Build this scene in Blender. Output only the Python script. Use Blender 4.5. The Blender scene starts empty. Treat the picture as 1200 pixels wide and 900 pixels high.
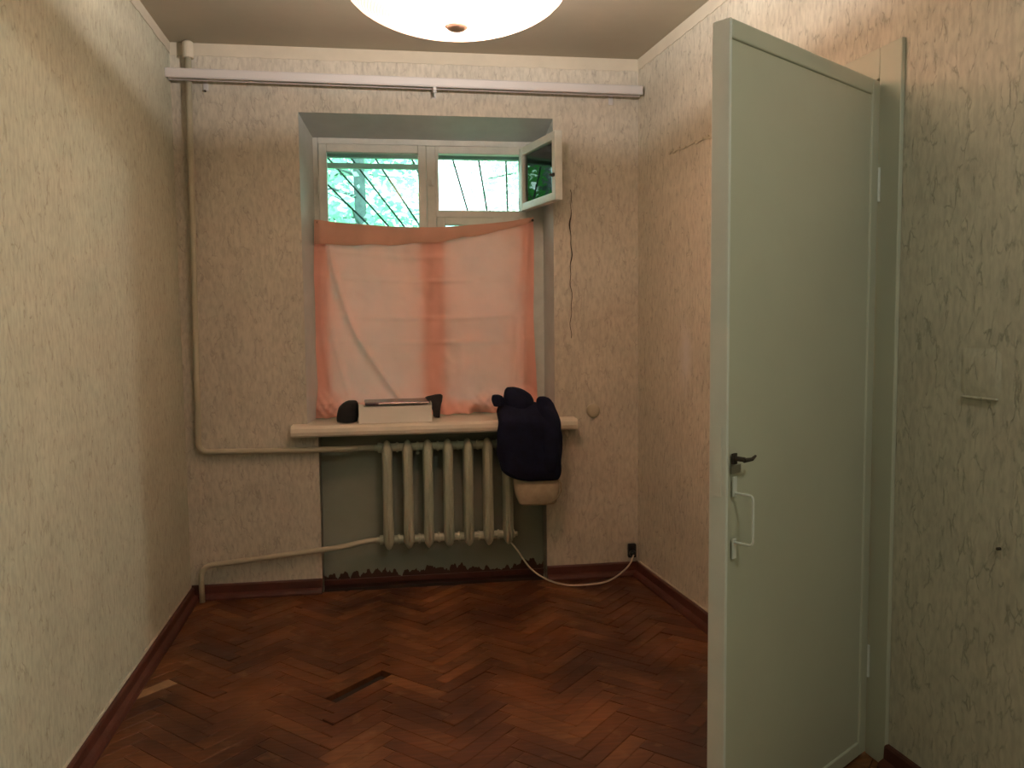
import bpy, math, random
from mathutils import Vector, Matrix, noise
random.seed(7)
SC = bpy.context.scene
COL = SC.collection

# ------------------------------------------------------------ camera
cam_d = bpy.data.cameras.new('camera')
cam = bpy.data.objects.new('camera', cam_d)
COL.objects.link(cam)
SC.camera = cam
cam_d.sensor_fit = 'HORIZONTAL'
cam_d.sensor_width = 36.0
cam_d.lens = 943.286 / 1200 * 36.0
cam_d.clip_start = 0.02
ya, pi_, ro = .169, -.074, -.011
cp, sp = math.cos(pi_), math.sin(pi_)
F = Vector((math.sin(ya)*cp, math.cos(ya)*cp, sp))
R0 = Vector((math.cos(ya), -math.sin(ya), 0))
U0 = R0.cross(F)
c_, s_ = math.cos(ro), math.sin(ro)
R = R0*c_ + U0*s_
U = -R0*s_ + U0*c_
M = Matrix((R, U, -F)).transposed().to_4x4()
M.translation = Vector((.924, -4.138, 1.35))
cam.matrix_world = M

# ------------------------------------------------------------ world, exposure, lights
SC.view_settings.view_transform = 'Standard'
SC.view_settings.look = 'None'
SC.view_settings.exposure = 0.61
SC.view_settings.gamma = 1.0
SC.view_settings.use_curve_mapping = False
W = bpy.data.worlds.new('world')
SC.world = W
W.use_nodes = True
wn = W.node_tree
bg = wn.nodes['Background']
bg.inputs['Color'].default_value = (0.66, 1.0, 0.92, 1)
bg.inputs['Strength'].default_value = 3.3

LAMP = (1.205, -1.53)
def point_light(name, loc, power, color, radius, parent=None):
    l = bpy.data.lights.new(name, 'POINT')
    l.energy = power; l.color = color; l.shadow_soft_size = radius
    o = bpy.data.objects.new(name, l); COL.objects.link(o)
    o.location = loc
    return o
point_light('ceiling_bulb_light', (LAMP[0]+.08, LAMP[1]+.0, 2.412), 21.0, (1.0, .92, .85), .022)
point_light('bowl_fill_light', (LAMP[0]+.09, LAMP[1]-.05, 2.352), 20.0, (1.0, .92, .85), .022)  # added second source low in the bowl, brightens the walls through the glass
point_light('hallway_bulb_light', (4.16, -4.62, 2.655), 118.0, (.92, 1.0, .86), .04)
point_light('near_camera_fill_light', (1.95, -3.78, 2.53), 15.5, (.96, 1.0, .86), .10)  # unseen fill light, added to brighten the door leaf and upper right wall
point_light('corridor_bulb_light', (3.45, -.75, 2.3), 9.0, (1.0, .88, .66), .05)

# ------------------------------------------------------------ materials
def new_mat(name):
    m = bpy.data.materials.new(name); m.use_nodes = True
    nt = m.node_tree
    return m, nt, nt.nodes['Principled BSDF']
def N(nt, t, **kw):
    n = nt.nodes.new(t)
    for k, v in kw.items():
        if hasattr(n, k): setattr(n, k, v)
    return n
def ramp(nt, fac, stops):
    r = nt.nodes.new('ShaderNodeValToRGB')
    e = r.color_ramp.elements
    while len(e) < len(stops): e.new(.5)
    for i, (p, c) in enumerate(stops):
        e[i].position = p
        e[i].color = (c, c, c, 1) if not isinstance(c, tuple) else (*c, 1)
    nt.links.new(fac, r.inputs[0])
    return r.outputs[0]
def mixc(nt, fac, a, b, mode='MIX'):
    m = nt.nodes.new('ShaderNodeMix'); m.data_type = 'RGBA'; m.blend_type = mode
    for s, v in ((m.inputs[0], fac), (m.inputs[6], a), (m.inputs[7], b)):
        if hasattr(v, 'links'): nt.links.new(v, s)
        elif isinstance(v, tuple): s.default_value = (*v, 1)
        else: s.default_value = v
    return m.outputs[2]
def tex(nt, kind, scale, obj=True, mapscale=None, **inp):
    t = nt.nodes.new(kind)
    tc = nt.nodes.new('ShaderNodeTexCoord')
    src = tc.outputs['Object']
    if mapscale:
        mp = nt.nodes.new('ShaderNodeMapping'); mp.inputs['Scale'].default_value = mapscale
        nt.links.new(src, mp.inputs[0]); src = mp.outputs[0]
    nt.links.new(src, t.inputs['Vector'])
    t.inputs['Scale'].default_value = scale
    for k, v in inp.items(): t.inputs[k].default_value = v
    return t
def bump(nt, h, strength, dist=.01):
    b = nt.nodes.new('ShaderNodeBump'); b.inputs['Strength'].default_value = strength
    b.inputs['Distance'].default_value = dist
    nt.links.new(h, b.inputs['Height'])
    return b.outputs[0]

def paint(name, col, rough=.6, var=.12, scale=6, bumps=.15, metallic=0, spec=.5):
    m, nt, p = new_mat(name)
    t = tex(nt, 'ShaderNodeTexNoise', scale, Detail=6.0, Roughness=.6)
    dark = tuple(c*(1-var) for c in col); light = tuple(min(1, c*(1+var)) for c in col)
    nt.links.new(ramp(nt, t.outputs[0], [(.3, dark), (.7, light)]), p.inputs['Base Color'])
    p.inputs['Roughness'].default_value = rough
    p.inputs['Metallic'].default_value = metallic
    p.inputs['Specular IOR Level'].default_value = spec
    if bumps:
        t2 = tex(nt, 'ShaderNodeTexNoise', scale*9, Detail=3.0)
        nt.links.new(bump(nt, t2.outputs[0], bumps, .004), p.inputs['Normal'])
    return m

def wallpaper(name, base, vein, vk=.62):
    """beige embossed paper with broken, upright squiggly veins"""
    m, nt, p = new_mat(name)
    L = nt.links.new
    tc = N(nt, 'ShaderNodeTexCoord')
    mp = N(nt, 'ShaderNodeMapping'); mp.inputs['Scale'].default_value = (1, 1, .42)
    L(tc.outputs['Object'], mp.inputs[0])
    nz = N(nt, 'ShaderNodeTexNoise'); nz.inputs['Scale'].default_value = 22; nz.inputs['Detail'].default_value = 4
    L(mp.outputs[0], nz.inputs['Vector'])
    sc = N(nt, 'ShaderNodeVectorMath', operation='SCALE'); sc.inputs['Scale'].default_value = .085
    sub = N(nt, 'ShaderNodeVectorMath', operation='SUBTRACT'); sub.inputs[1].default_value = (.5, .5, .5)
    L(nz.outputs['Color'], sub.inputs[0]); L(sub.outputs[0], sc.inputs[0])
    add = N(nt, 'ShaderNodeVectorMath', operation='ADD')
    L(mp.outputs[0], add.inputs[0]); L(sc.outputs[0], add.inputs[1])
    vo = N(nt, 'ShaderNodeTexVoronoi', feature='DISTANCE_TO_EDGE'); vo.inputs['Scale'].default_value = 24
    L(add.outputs[0], vo.inputs['Vector'])
    line = ramp(nt, vo.outputs['Distance'], [(0, 1.0), (.075, 0.0)])
    mk = N(nt, 'ShaderNodeTexNoise'); mk.inputs['Scale'].default_value = 34; mk.inputs['Detail'].default_value = 2
    L(mp.outputs[0], mk.inputs['Vector'])
    mask = ramp(nt, mk.outputs[0], [(.46, 0.0), (.62, 1.0)])
    mul = N(nt, 'ShaderNodeMath', operation='MULTIPLY'); L(line, mul.inputs[0]); L(mask, mul.inputs[1])
    k = N(nt, 'ShaderNodeMath', operation='MULTIPLY'); L(mul.outputs[0], k.inputs[0]); k.inputs[1].default_value = vk
    # faint wide mottling
    mt = tex(nt, 'ShaderNodeTexNoise', 3.2, Detail=5.0, Roughness=.62)
    lo = tuple(c*.90 for c in base); hi = tuple(c*1.07 for c in base)
    bc = ramp(nt, mt.outputs[0], [(.3, lo), (.7, hi)])
    f2 = tex(nt, 'ShaderNodeTexNoise', 70, Detail=3.0, mapscale=(1, 1, .35))
    fine = ramp(nt, f2.outputs[0], [(.35, .86), (.62, 1.04)])
    bc = mixc(nt, 1.0, bc, fine, 'MULTIPLY')
    col = mixc(nt, k.outputs[0], bc, vein)
    L(col, p.inputs['Base Color'])
    p.inputs['Roughness'].default_value = .62
    p.inputs['Specular IOR Level'].default_value = .35
    sm = N(nt, 'ShaderNodeMath', operation='SUBTRACT'); L(f2.outputs[0], sm.inputs[0]); L(mul.outputs[0], sm.inputs[1])
    L(bump(nt, sm.outputs[0], .35, .004), p.inputs['Normal'])
    return m, nt, p

M_wp_l = wallpaper('wallpaper_left', (.565, .555, .44), (.30, .26, .18))[0]
M_wp_b = wallpaper('wallpaper_back', (.595, .545, .455), (.25, .21, .18), .42)[0]
# right wall: the same paper with a pale patch mixed into it behind the door leaf
M_wp_r, nt, p = wallpaper('wallpaper_right', (.60, .55, .45), (.24, .22, .17))
tc = N(nt, 'ShaderNodeTexCoord')
mp = N(nt, 'ShaderNodeMapping'); mp.inputs['Location'].default_value = (0, .62/.12, -1.2/.26)
mp.inputs['Scale'].default_value = (0, 1/.12, 1/.26)
nt.links.new(tc.outputs['Object'], mp.inputs[0])
gr = N(nt, 'ShaderNodeTexGradient', gradient_type='SPHERICAL'); nt.links.new(mp.outputs[0], gr.inputs[0])
nz = tex(nt, 'ShaderNodeTexNoise', 9, Detail=4.0)
mm = N(nt, 'ShaderNodeMath', operation='MULTIPLY'); nt.links.new(gr.outputs[0], mm.inputs[0]); nt.links.new(nz.outputs[0], mm.inputs[1])
fac = ramp(nt, mm.outputs[0], [(.12, 0.0), (.5, .75)])
old = p.inputs['Base Color'].links[0].from_socket
nt.links.new(mixc(nt, fac, old, (.66, .64, .62)), p.inputs['Base Color'])

M_ceil = paint('ceiling_whitewash', (.43, .38, .285), .9, .06, 2.5, .1)
M_trim = paint('whitewashed_border', (.60, .54, .43), .8, .06, 8, .1)
M_wood_red = paint('red_brown_painted_wood', (.078, .021, .013), .5, .25, 9, .2)
M_window = paint('old_white_window_paint', (.64, .66, .62), .45, .08, 14, .2)
M_reveal = paint('grey_green_reveal_paint', (.52, .55, .54), .6, .08, 7, .2)
M_sill = paint('cream_sill_paint', (.74, .66, .54), .42, .07, 8, .2)
M_radpaint = paint('grey_green_radiator_paint', (.46, .47, .36), .42, .07, 14, .15)
M_pipe = paint('beige_pipe_paint', (.46, .42, .31), .45, .07, 14, .15)
M_rail = paint('white_plastic_rail', (.60, .57, .56), .4, .03, 5, 0)
M_doorp = paint('grey_green_door_paint', (.52, .52, .42), .5, .05, 2.2, .08)
M_doorf = paint('lit_door_edge_paint', (.68, .69, .65), .48, .07, 5, .12)  # paler than the leaf paint: light on the lock edge put into the colour
M_metal = paint('dull_steel', (.42, .41, .38), .35, .12, 20, 0, metallic=1)
M_darkmetal = paint('dark_rusty_iron', (.06, .045, .035), .6, .2, 30, .1, metallic=.4)
M_black = paint('black_cloth', (.010, .009, .010), .85, .3, 30, .3)
M_navy = paint('navy_cloth', (.008, .010, .026), .9, .35, 22, .5, spec=.15)
M_card = paint('white_card', (.84, .78, .70), .6, .03, 6, 0)
M_canvas = paint('beige_canvas', (.40, .32, .22), .85, .12, 30, .4)
M_cable = paint('off_white_cable', (.52, .46, .36), .5, .05, 30, 0)
M_soc = paint('black_plastic', (.012, .010, .010), .4, .2, 30, 0)
M_gloss = paint('dark_glossy_cover', (.055, .03, .035), .15, .2, 5, 0)
M_silver = paint('silver_edge', (.55, .45, .42), .25, .1, 5, 0, metallic=.8)
M_dark = paint('subfloor_dark', (.018, .012, .009), .9, .3, 10, .3)
M_grille = paint('painted_grille_iron', (.05, .06, .06), .6, .2, 30, .1)
M_outframe = paint('weathered_outer_frame', (.36, .42, .42), .5, .1, 14, .2)
M_bark = paint('grey_bark', (.16, .17, .18), .9, .3, 9, .6)
M_ground = paint('grass_ground', (.08, .17, .05), .95, .3, 2, .4)
M_hallwall = paint('dim_hall_paint', (.26, .24, .17), .8, .05, 3, .1)
M_plaster = paint('plain_plaster', (.52, .47, .36), .8, .05, 3, .1)
M_hallfloor = paint('plain_hall_floor', (.07, .035, .02), .5, .2, 3, .1)

# niche paint: grey green above, ragged brown where the brush stopped
m, nt, p = new_mat('niche_paint_ragged'); M_niche = m
a = tex(nt, 'ShaderNodeTexNoise', 26, Detail=4.0, mapscale=(1, 1, .25))
tc = N(nt, 'ShaderNodeTexCoord'); sx = N(nt, 'ShaderNodeSeparateXYZ'); nt.links.new(tc.outputs['Object'], sx.inputs[0])
ma = N(nt, 'ShaderNodeMath', operation='MULTIPLY_ADD'); nt.links.new(a.outputs[0], ma.inputs[0]); ma.inputs[1].default_value = .16; ma.inputs[2].default_value = -.028
cmp_ = N(nt, 'ShaderNodeMath', operation='GREATER_THAN'); nt.links.new(sx.outputs['Z'], cmp_.inputs[0]); nt.links.new(ma.outputs[0], cmp_.inputs[1])
b = tex(nt, 'ShaderNodeTexNoise', 5, Detail=5.0)
g = ramp(nt, b.outputs[0], [(.3, (.225, .255, .20)), (.7, (.28, .305, .25))])
nt.links.new(mixc(nt, cmp_.outputs[0], (.06, .022, .013), g), p.inputs['Base Color'])
p.inputs['Roughness'].default_value = .55

# parquet: worn varnish, tone differs from block to block
def parquet(name, sub=None):
    m, nt, p = new_mat(name); L = nt.links.new
    oi = N(nt, 'ShaderNodeObjectInfo')
    tone = ramp(nt, oi.outputs['Random'], [(0, (.085, .028, .010)), (.35, (.112, .040, .013)), (.75, (.138, .054, .018)), (1, (.185, .082, .030))])
    geo = N(nt, 'ShaderNodeNewGeometry')
    def wn_(scale, det, ms=None):
        t = N(nt, 'ShaderNodeTexNoise'); t.inputs['Scale'].default_value = scale; t.inputs['Detail'].default_value = det
        mp = N(nt, 'ShaderNodeMapping')
        if ms: mp.inputs['Scale'].default_value = ms
        L(geo.outputs['Position'], mp.inputs[0]); L(mp.outputs[0], t.inputs['Vector'])
        return t
    big = wn_(2.3, 5); grime = ramp(nt, big.outputs[0], [(.36, (.40, .30, .32)), (.64, (1.22, 1.10, 1.0))])
    col = mixc(nt, 1.0, tone, grime, 'MULTIPLY')
    tc = N(nt, 'ShaderNodeTexCoord')
    mp = N(nt, 'ShaderNodeMapping'); mp.inputs['Scale'].default_value = (3, 40, 20); L(tc.outputs['Object'], mp.inputs[0])
    gt = N(nt, 'ShaderNodeTexNoise'); gt.inputs['Scale'].default_value = 1.6; gt.inputs['Detail'].default_value = 5; L(mp.outputs[0], gt.inputs['Vector'])
    grain = ramp(nt, gt.outputs[0], [(.35, .72), (.65, 1.1)])
    col = mixc(nt, 1.0, col, grain, 'MULTIPLY')
    sc = wn_(11, 4); scf = ramp(nt, sc.outputs[0], [(.60, 0.0), (.72, .5)])
    col = mixc(nt, scf, col, (.21, .115, .05))
    L(col, p.inputs['Base Color'])
    L(ramp(nt, wn_(5, 3).outputs[0], [(.3, .38), (.7, .62)]), p.inputs['Roughness'])
    L(bump(nt, gt.outputs[0], .25, .003), p.inputs['Normal'])
    p.inputs['Specular IOR Level'].default_value = .4
    return m
M_parq = parquet('worn_parquet')
M_parq_pale = paint('pale_bare_parquet', (.27, .15, .07), .6, .2, 12, .2)

# glass: tinted clear pane with a real reflection
def glass(name, tint, refl=1.0):
    m = bpy.data.materials.new(name); m.use_nodes = True; nt = m.node_tree
    nt.nodes.remove(nt.nodes['Principled BSDF'])
    tr = N(nt, 'ShaderNodeBsdfTransparent'); tr.inputs[0].default_value = (*tint, 1)
    gl = N(nt, 'ShaderNodeBsdfGlossy'); gl.inputs['Roughness'].default_value = .02
    fr = N(nt, 'ShaderNodeFresnel'); fr.inputs[0].default_value = 1.5
    mx = N(nt, 'ShaderNodeMixShader')
    nt.links.new(fr.outputs[0], mx.inputs[0]); nt.links.new(tr.outputs[0], mx.inputs[1]); nt.links.new(gl.outputs[0], mx.inputs[2])
    nt.links.new(mx.outputs[0], nt.nodes['Material Output'].inputs[0])
    return m
M_finial = paint('pale_pink_finial', (.75, .60, .54), .4, .05, 10, 0)
M_glass = glass('window_glass', (.86, .96, .94))

def translucent(name, col, mix=.5, tcol=None, noise_scale=5, var=.1, weave=True, gloss=0):
    m = bpy.data.materials.new(name); m.use_nodes = True; nt = m.node_tree
    nt.nodes.remove(nt.nodes['Principled BSDF']); L = nt.links.new
    t = tex(nt, 'ShaderNodeTexNoise', noise_scale, Detail=5.0)
    lo = tuple(c*(1-var) for c in col); hi = tuple(min(1, c*(1+var)) for c in col)
    c = ramp(nt, t.outputs[0], [(.3, lo), (.7, hi)])
    d = N(nt, 'ShaderNodeBsdfDiffuse'); L(c, d.inputs[0])
    tl = N(nt, 'ShaderNodeBsdfTranslucent')
    if tcol: tl.inputs[0].default_value = (*tcol, 1)
    else: L(c, tl.inputs[0])
    mx = N(nt, 'ShaderNodeMixShader'); mx.inputs[0].default_value = mix
    L(d.outputs[0], mx.inputs[1]); L(tl.outputs[0], mx.inputs[2])
    L(mx.outputs[0], nt.nodes['Material Output'].inputs[0])
    if weave:
        n2 = tex(nt, 'ShaderNodeTexNoise', 40, Detail=3.0)
        b = bump(nt, n2.outputs[0], .3, .004); L(b, d.inputs['Normal'])
    return m
M_curtain = translucent('pink_cotton', (.97, .48, .38), .20, (1.0, .68, .68), 6, .05)
M_hem = translucent('pink_cotton_doubled', (.66, .37, .28), .08, (.60, .36, .30), 6, .05)
M_leaf = translucent('leaf_green', (.66, .88, .70), .5, (.74, .97, .80), 3, .25, False)
M_leaf2 = translucent('leaf_green_deep', (.48, .78, .56), .5, (.56, .92, .66), 3, .25, False)

M_leaf3 = translucent('leaf_green_dark', (.08, .30, .07), .5, (.12, .42, .10), 3, .25, False)
# lamp shade glass: lets the bulb glow through, fine rings pressed into it
m = bpy.data.materials.new('pink_ribbed_shade_glass'); m.use_nodes = True; M_shade = m
nt = m.node_tree; nt.nodes.remove(nt.nodes['Principled BSDF']); L = nt.links.new
tc = N(nt, 'ShaderNodeTexCoord')
wv = N(nt, 'ShaderNodeTexWave', wave_type='RINGS', rings_direction='Z'); wv.inputs['Scale'].default_value = 34; wv.inputs['Distortion'].default_value = 1.2
L(tc.outputs['Object'], wv.inputs['Vector'])
rc = ramp(nt, wv.outputs[0], [(.2, (.74, .37, .27)), (.8, (.94, .60, .46))])
tl = N(nt, 'ShaderNodeBsdfTranslucent'); L(rc, tl.inputs[0])
df = N(nt, 'ShaderNodeBsdfDiffuse'); L(rc, df.inputs[0])
gl = N(nt, 'ShaderNodeBsdfGlossy'); gl.inputs['Roughness'].default_value = .15
mx = N(nt, 'ShaderNodeMixShader'); mx.inputs[0].default_value = .56; L(df.outputs[0], mx.inputs[1]); L(tl.outputs[0], mx.inputs[2])
m2 = N(nt, 'ShaderNodeMixShader'); m2.inputs[0].default_value = .05; L(mx.outputs[0], m2.inputs[1]); L(gl.outputs[0], m2.inputs[2])
L(m2.outputs[0], nt.nodes['Material Output'].inputs[0])
def emit(name, col, s):
    m = bpy.data.materials.new(name); m.use_nodes = True; nt = m.node_tree
    nt.nodes.remove(nt.nodes['Principled BSDF'])
    e = N(nt, 'ShaderNodeEmission'); e.inputs[0].default_value = (*col, 1); e.inputs[1].default_value = s
    nt.links.new(e.outputs[0], nt.nodes['Material Output'].inputs[0])
    return m
M_bulb = emit('lit_bulb_glass', (1, .80, .55), 30)

# ------------------------------------------------------------ mesh helpers
TH = -.0257                       # the window wall stands a touch skew
def BK(x, d, z):                  # coordinates along / behind the window wall
    return Vector((x + .0257*d, d - .0257*x, z))
KR = -.068
def RX(y): return 2.297 + KR*(y + .059)        # face of right wall
def RW(y, o, z):                  # y along, o = into the wall, z
    return Vector((RX(y) + o, y + .068*o, z))
def ID(x, y, z): return Vector((x, y, z))

class MB:
    def __init__(s, T=ID): s.v = []; s.f = []; s.T = T
    def add(s, vs, fs):
        o = len(s.v); s.v += [s.T(*p) for p in vs]; s.f += [tuple(i+o for i in f) for f in fs]
    def box(s, x0, x1, y0, y1, z0, z1):
        if x0 > x1: x0, x1 = x1, x0
        if y0 > y1: y0, y1 = y1, y0
        if z0 > z1: z0, z1 = z1, z0
        s.add([(x0,y0,z0),(x1,y0,z0),(x1,y1,z0),(x0,y1,z0),(x0,y0,z1),(x1,y0,z1),(x1,y1,z1),(x0,y1,z1)],
              [(3,2,1,0),(4,5,6,7),(0,1,5,4),(1,2,6,5),(2,3,7,6),(3,0,4,7)])
    def quad(s, a, b, c, d): s.add([a, b, c, d], [(0,1,2,3)])
    def tube(s, pts, r, n=10, cap=True):
        pts = [Vector(p) for p in pts]; rs = r if isinstance(r, (list, tuple)) else [r]*len(pts)
        rings = []; up = None
        for i, p in enumerate(pts):
            t = (pts[min(i+1, len(pts)-1)] - pts[max(i-1, 0)]).normalized()
            if up is None:
                up = Vector((0,0,1)) if abs(t.z) < .9 else Vector((1,0,0))
            a = t.cross(up).normalized(); up = a.cross(t).normalized()
            rings.append([tuple(p + (a*math.cos(2*math.pi*k/n) + up*math.sin(2*math.pi*k/n))*rs[i]) for k in range(n)])
        vs = [q for g in rings for q in g]; fs = []
        for i in range(len(pts)-1):
            for k in range(n):
                k2 = (k+1) % n
                fs.append((i*n+k, i*n+k2, (i+1)*n+k2, (i+1)*n+k))
        if cap: fs.append(tuple(range(n-1, -1, -1))); fs.append(tuple(range((len(pts)-1)*n, len(pts)*n)))
        s.add(vs, fs)
    def lathe(s, prof, c=(0,0,0), n=48, axis='z'):
        vs = []; fs = []
        for r, h in prof:
            for k in range(n):
                a = 2*math.pi*k/n; x, y = r*math.cos(a), r*math.sin(a)
                if axis == 'z': vs.append((c[0]+x, c[1]+y, c[2]+h))
                elif axis == 'y': vs.append((c[0]+x, c[1]+h, c[2]+y))
                else: vs.append((c[0]+h, c[1]+x, c[2]+y))
        for i in range(len(prof)-1):
            for k in range(n):
                k2 = (k+1) % n; fs.append((i*n+k, i*n+k2, (i+1)*n+k2, (i+1)*n+k))
        s.add(vs, fs)
    def build(s, name, mat, parent=None, bevel=0, smooth=False, solid=0, sub=0, seg=2, org=None):
        me = bpy.data.meshes.new(name)
        o = bpy.data.objects.new(name, me); COL.objects.link(o)
        off = Vector((0,0,0))
        if org is not None: off = Vector(org)
        me.from_pydata([tuple(Vector(v)-off) for v in s.v], [], s.f); me.update()
        import bmesh
        b = bmesh.new(); b.from_mesh(me)
        if not getattr(s, 'keep', False): bmesh.ops.recalc_face_normals(b, faces=b.faces)
        b.to_mesh(me); b.free()
        me.materials.append(mat)
        if smooth: me.polygons.foreach_set('use_smooth', [True]*len(me.polygons))
        o.location = off
        if parent is not None:
            o.parent = parent
            if parent.type == 'EMPTY' or org is not None:
                o.location = off - wloc(parent)
            if parent.type == 'EMPTY' and org is None:
                o.location = -wloc(parent)
            elif parent.type != 'EMPTY' and org is None:
                o.location = -wloc(parent)
        if bevel:
            md = o.modifiers.new('bevel', 'BEVEL'); md.width = bevel; md.segments = seg; md.limit_method = 'ANGLE'; md.angle_limit = .6
        if solid:
            md = o.modifiers.new('solid', 'SOLIDIFY'); md.thickness = solid; md.offset = 0
        if sub:
            md = o.modifiers.new('sub', 'SUBSURF'); md.levels = sub; md.render_levels = sub
        return o
def wloc(o):
    v = Vector(o.location)
    if o.parent: v += wloc(o.parent)
    return v
def bx(name, mat, parent, *b, T=ID, bevel=0):
    m = MB(T); m.box(*b); return m.build(name, mat, parent, bevel=bevel)
def empty(name, loc=(0,0,0)):
    o = bpy.data.objects.new(name, None); COL.objects.link(o); o.location = loc; o.empty_display_size = .05
    return o
def tag(o, label=None, cat=None, group=None, kind=None):
    if label: o['label'] = label
    if cat: o['category'] = cat
    if group: o['group'] = group
    if kind: o['kind'] = kind
    return o
def struct(o, label=None, cat=None): return tag(o, label, cat, kind='structure')

H = 2.70
# ------------------------------------------------------------ room shell
YB = -3.085                                   # near end of the little room
# floor with separate herringbone blocks
fl = MB(); fl.box(-.05, 5.0, -5.6, .25, -.08, -.021)
floor = struct(fl.build('floor', M_dark), 'worn reddish brown herringbone parquet floor of the small room', 'floor')
LB, WB = .285, .058
c45 = math.sqrt(.5)
def to_world(a, b): return (c45*(a-b) + OX, c45*(a+b) + OY)
OX, OY = .84 - c45*(LB-WB)/2, -1.147 - c45*(LB+WB)/2
def inside_poly(): return [(.002, -.004), (2.285, -.062), (RX(YB), YB), (.002, YB)]
def clip(poly, a, b):
    out = []
    for i in range(len(poly)):
        p, q = poly[i], poly[(i+1) % len(poly)]
        sp_ = (b[0]-a[0])*(p[1]-a[1]) - (b[1]-a[1])*(p[0]-a[0])
        sq = (b[0]-a[0])*(q[1]-a[1]) - (b[1]-a[1])*(q[0]-a[0])
        if sp_ <= 0: out.append(p)
        if (sp_ < 0 < sq) or (sq < 0 < sp_):
            t = sp_/(sp_-sq); out.append((p[0]+(q[0]-p[0])*t, p[1]+(q[1]-p[1])*t))
    return out
room = inside_poly()
# the niche strip behind the wall line
blocks = []
for kind in (0, 1):
    for i in range(-90, 90):
        for j in range(-16, 17):
            a0, b0 = i*WB + j*LB, i*WB - j*LB
            if kind == 0: rect = (a0, a0+LB, b0, b0+WB)
            else: rect = (a0+LB, a0+LB+WB, b0+WB-LB, b0+WB)
            g = .0007
            ca, cb = (rect[0]+rect[1])/2, (rect[2]+rect[3])/2
            cx, cy = to_world(ca, cb)
            if not (-.3 < cx < 2.9 and YB-.3 < cy < .4): continue
            q = [to_world(rect[0]+g, rect[2]+g), to_world(rect[1]-g, rect[2]+g), to_world(rect[1]-g, rect[3]-g), to_world(rect[0]+g, rect[3]-g)]
            for e in range(4):
                q = clip(q, room[e], room[(e+1) % 4])
                if len(q) < 3: break
            if len(q) < 3: continue
            ar = abs(sum(q[n][0]*q[(n+1)%len(q)][1]-q[(n+1)%len(q)][0]*q[n][1] for n in range(len(q))))/2
            if ar < .0004: continue
            cx = sum(v[0] for v in q)/len(q); cy = sum(v[1] for v in q)/len(q)
            blocks.append((cy, cx, kind, q, i, j))
blocks.sort(key=lambda t: -t[0])
def block_geo(q, mb, cx, cy, loose):
    z = random.gauss(0, .0007) - .001; tx, ty = random.gauss(0, .006)*loose, random.gauss(0, .006)*loose
    n = len(q); c = .0016
    top = [(x, y, z + (x-cx)*tx + (y-cy)*ty) for x, y in q]
    lip = [(cx+(x-cx)*(1-c/.05), cy+(y-cy)*(1-c/.05), t[2]+.0012) for (x, y), t in zip(q, top)]
    bot = [(x, y, -.0205) for x, y in q]
    vs = bot+top+lip; fs = [tuple(range(2*n, 3*n))]
    for k in range(n):
        k2 = (k+1) % n; fs += [(k, k2, n+k2, n+k), (n+k, n+k2, 2*n+k2, 2*n+k)]
    mb.add(vs, fs)
PALE = min((b for b in blocks if b[2] == 0), key=lambda b: (b[1]-.16)**2+(b[0]+1.06)**2)
count = 0; rest = MB(); hole_n = 0
for cy, cx, kind, q, i, j in blocks:
    if kind == 0 and i == 0 and j == 0: continue           # the block that has come out
    if cy < -1.95 or count >= 296:
        block_geo(q, rest, cx, cy, .5); continue
    mb = MB(); loose = 1.0
    if abs(cx-.9) < .4 and abs(cy+1.2) < .3: loose = 2.2
    block_geo(q, mb, cx, cy, loose)
    pale = (i, j, kind) == (PALE[4], PALE[5], 0)
    o = mb.build('parquet_block', M_parq_pale if pale else M_parq, floor, org=(cx, cy, 0))
    o.rotation_euler = (0, 0, 0)
    if pale: o['label'] = 'pale bare parquet block without varnish'
    count += 1
o = rest.build('parquet_blocks', M_parq, floor); o['kind'] = 'stuff'
fh = bx('hall_floor_slab', M_hallfloor, floor, -.05, 5.0, -5.6, YB, -.02, 0)
fh2 = bx('corridor_floor_slab', M_hallfloor, floor, 2.42, 3.9, -2.5, -.3, -.021, 0)

# left wall
wl = MB(); wl.box(-.12, 0, -5.6, .3, -.05, H+.05)
wall_left = struct(wl.build('wall_left', M_wp_l), 'left wall papered in yellowish beige veined wallpaper', 'wall')
# back wall with window opening and radiator niche
WX0, WX1, WZ0, WZ1 = .585, 1.848, .83, 2.392
NX0, NX1, NZ1 = .637, 1.800, .815
D = .5
wb = MB(BK)
def panel(x0, x1, z0, z1): wb.box(x0, x1, 0, D, z0, z1)
panel(-.05, WX0, -.05, H+.05); panel(WX1, 2.45, -.05, H+.05)
panel(WX0, WX1, WZ1, H+.05)
panel(WX0, NX0, -.05, WZ0-.02); panel(NX1, WX1, -.05, WZ0-.02)
wall_back = struct(wb.build('wall_back', M_wp_b), 'far wall with the window, papered in beige veined wallpaper', 'wall')
nb = MB(BK); nb.box(NX0-.005, NX1+.005, .11, D, -.05, WZ0-.02)
nb.box(NX0-.004, NX0, .006, .12, 0, NZ1); nb.box(NX1, NX1+.004, .006, .12, 0, NZ1)
nb.build('radiator_niche', M_niche, wall_back)
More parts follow.
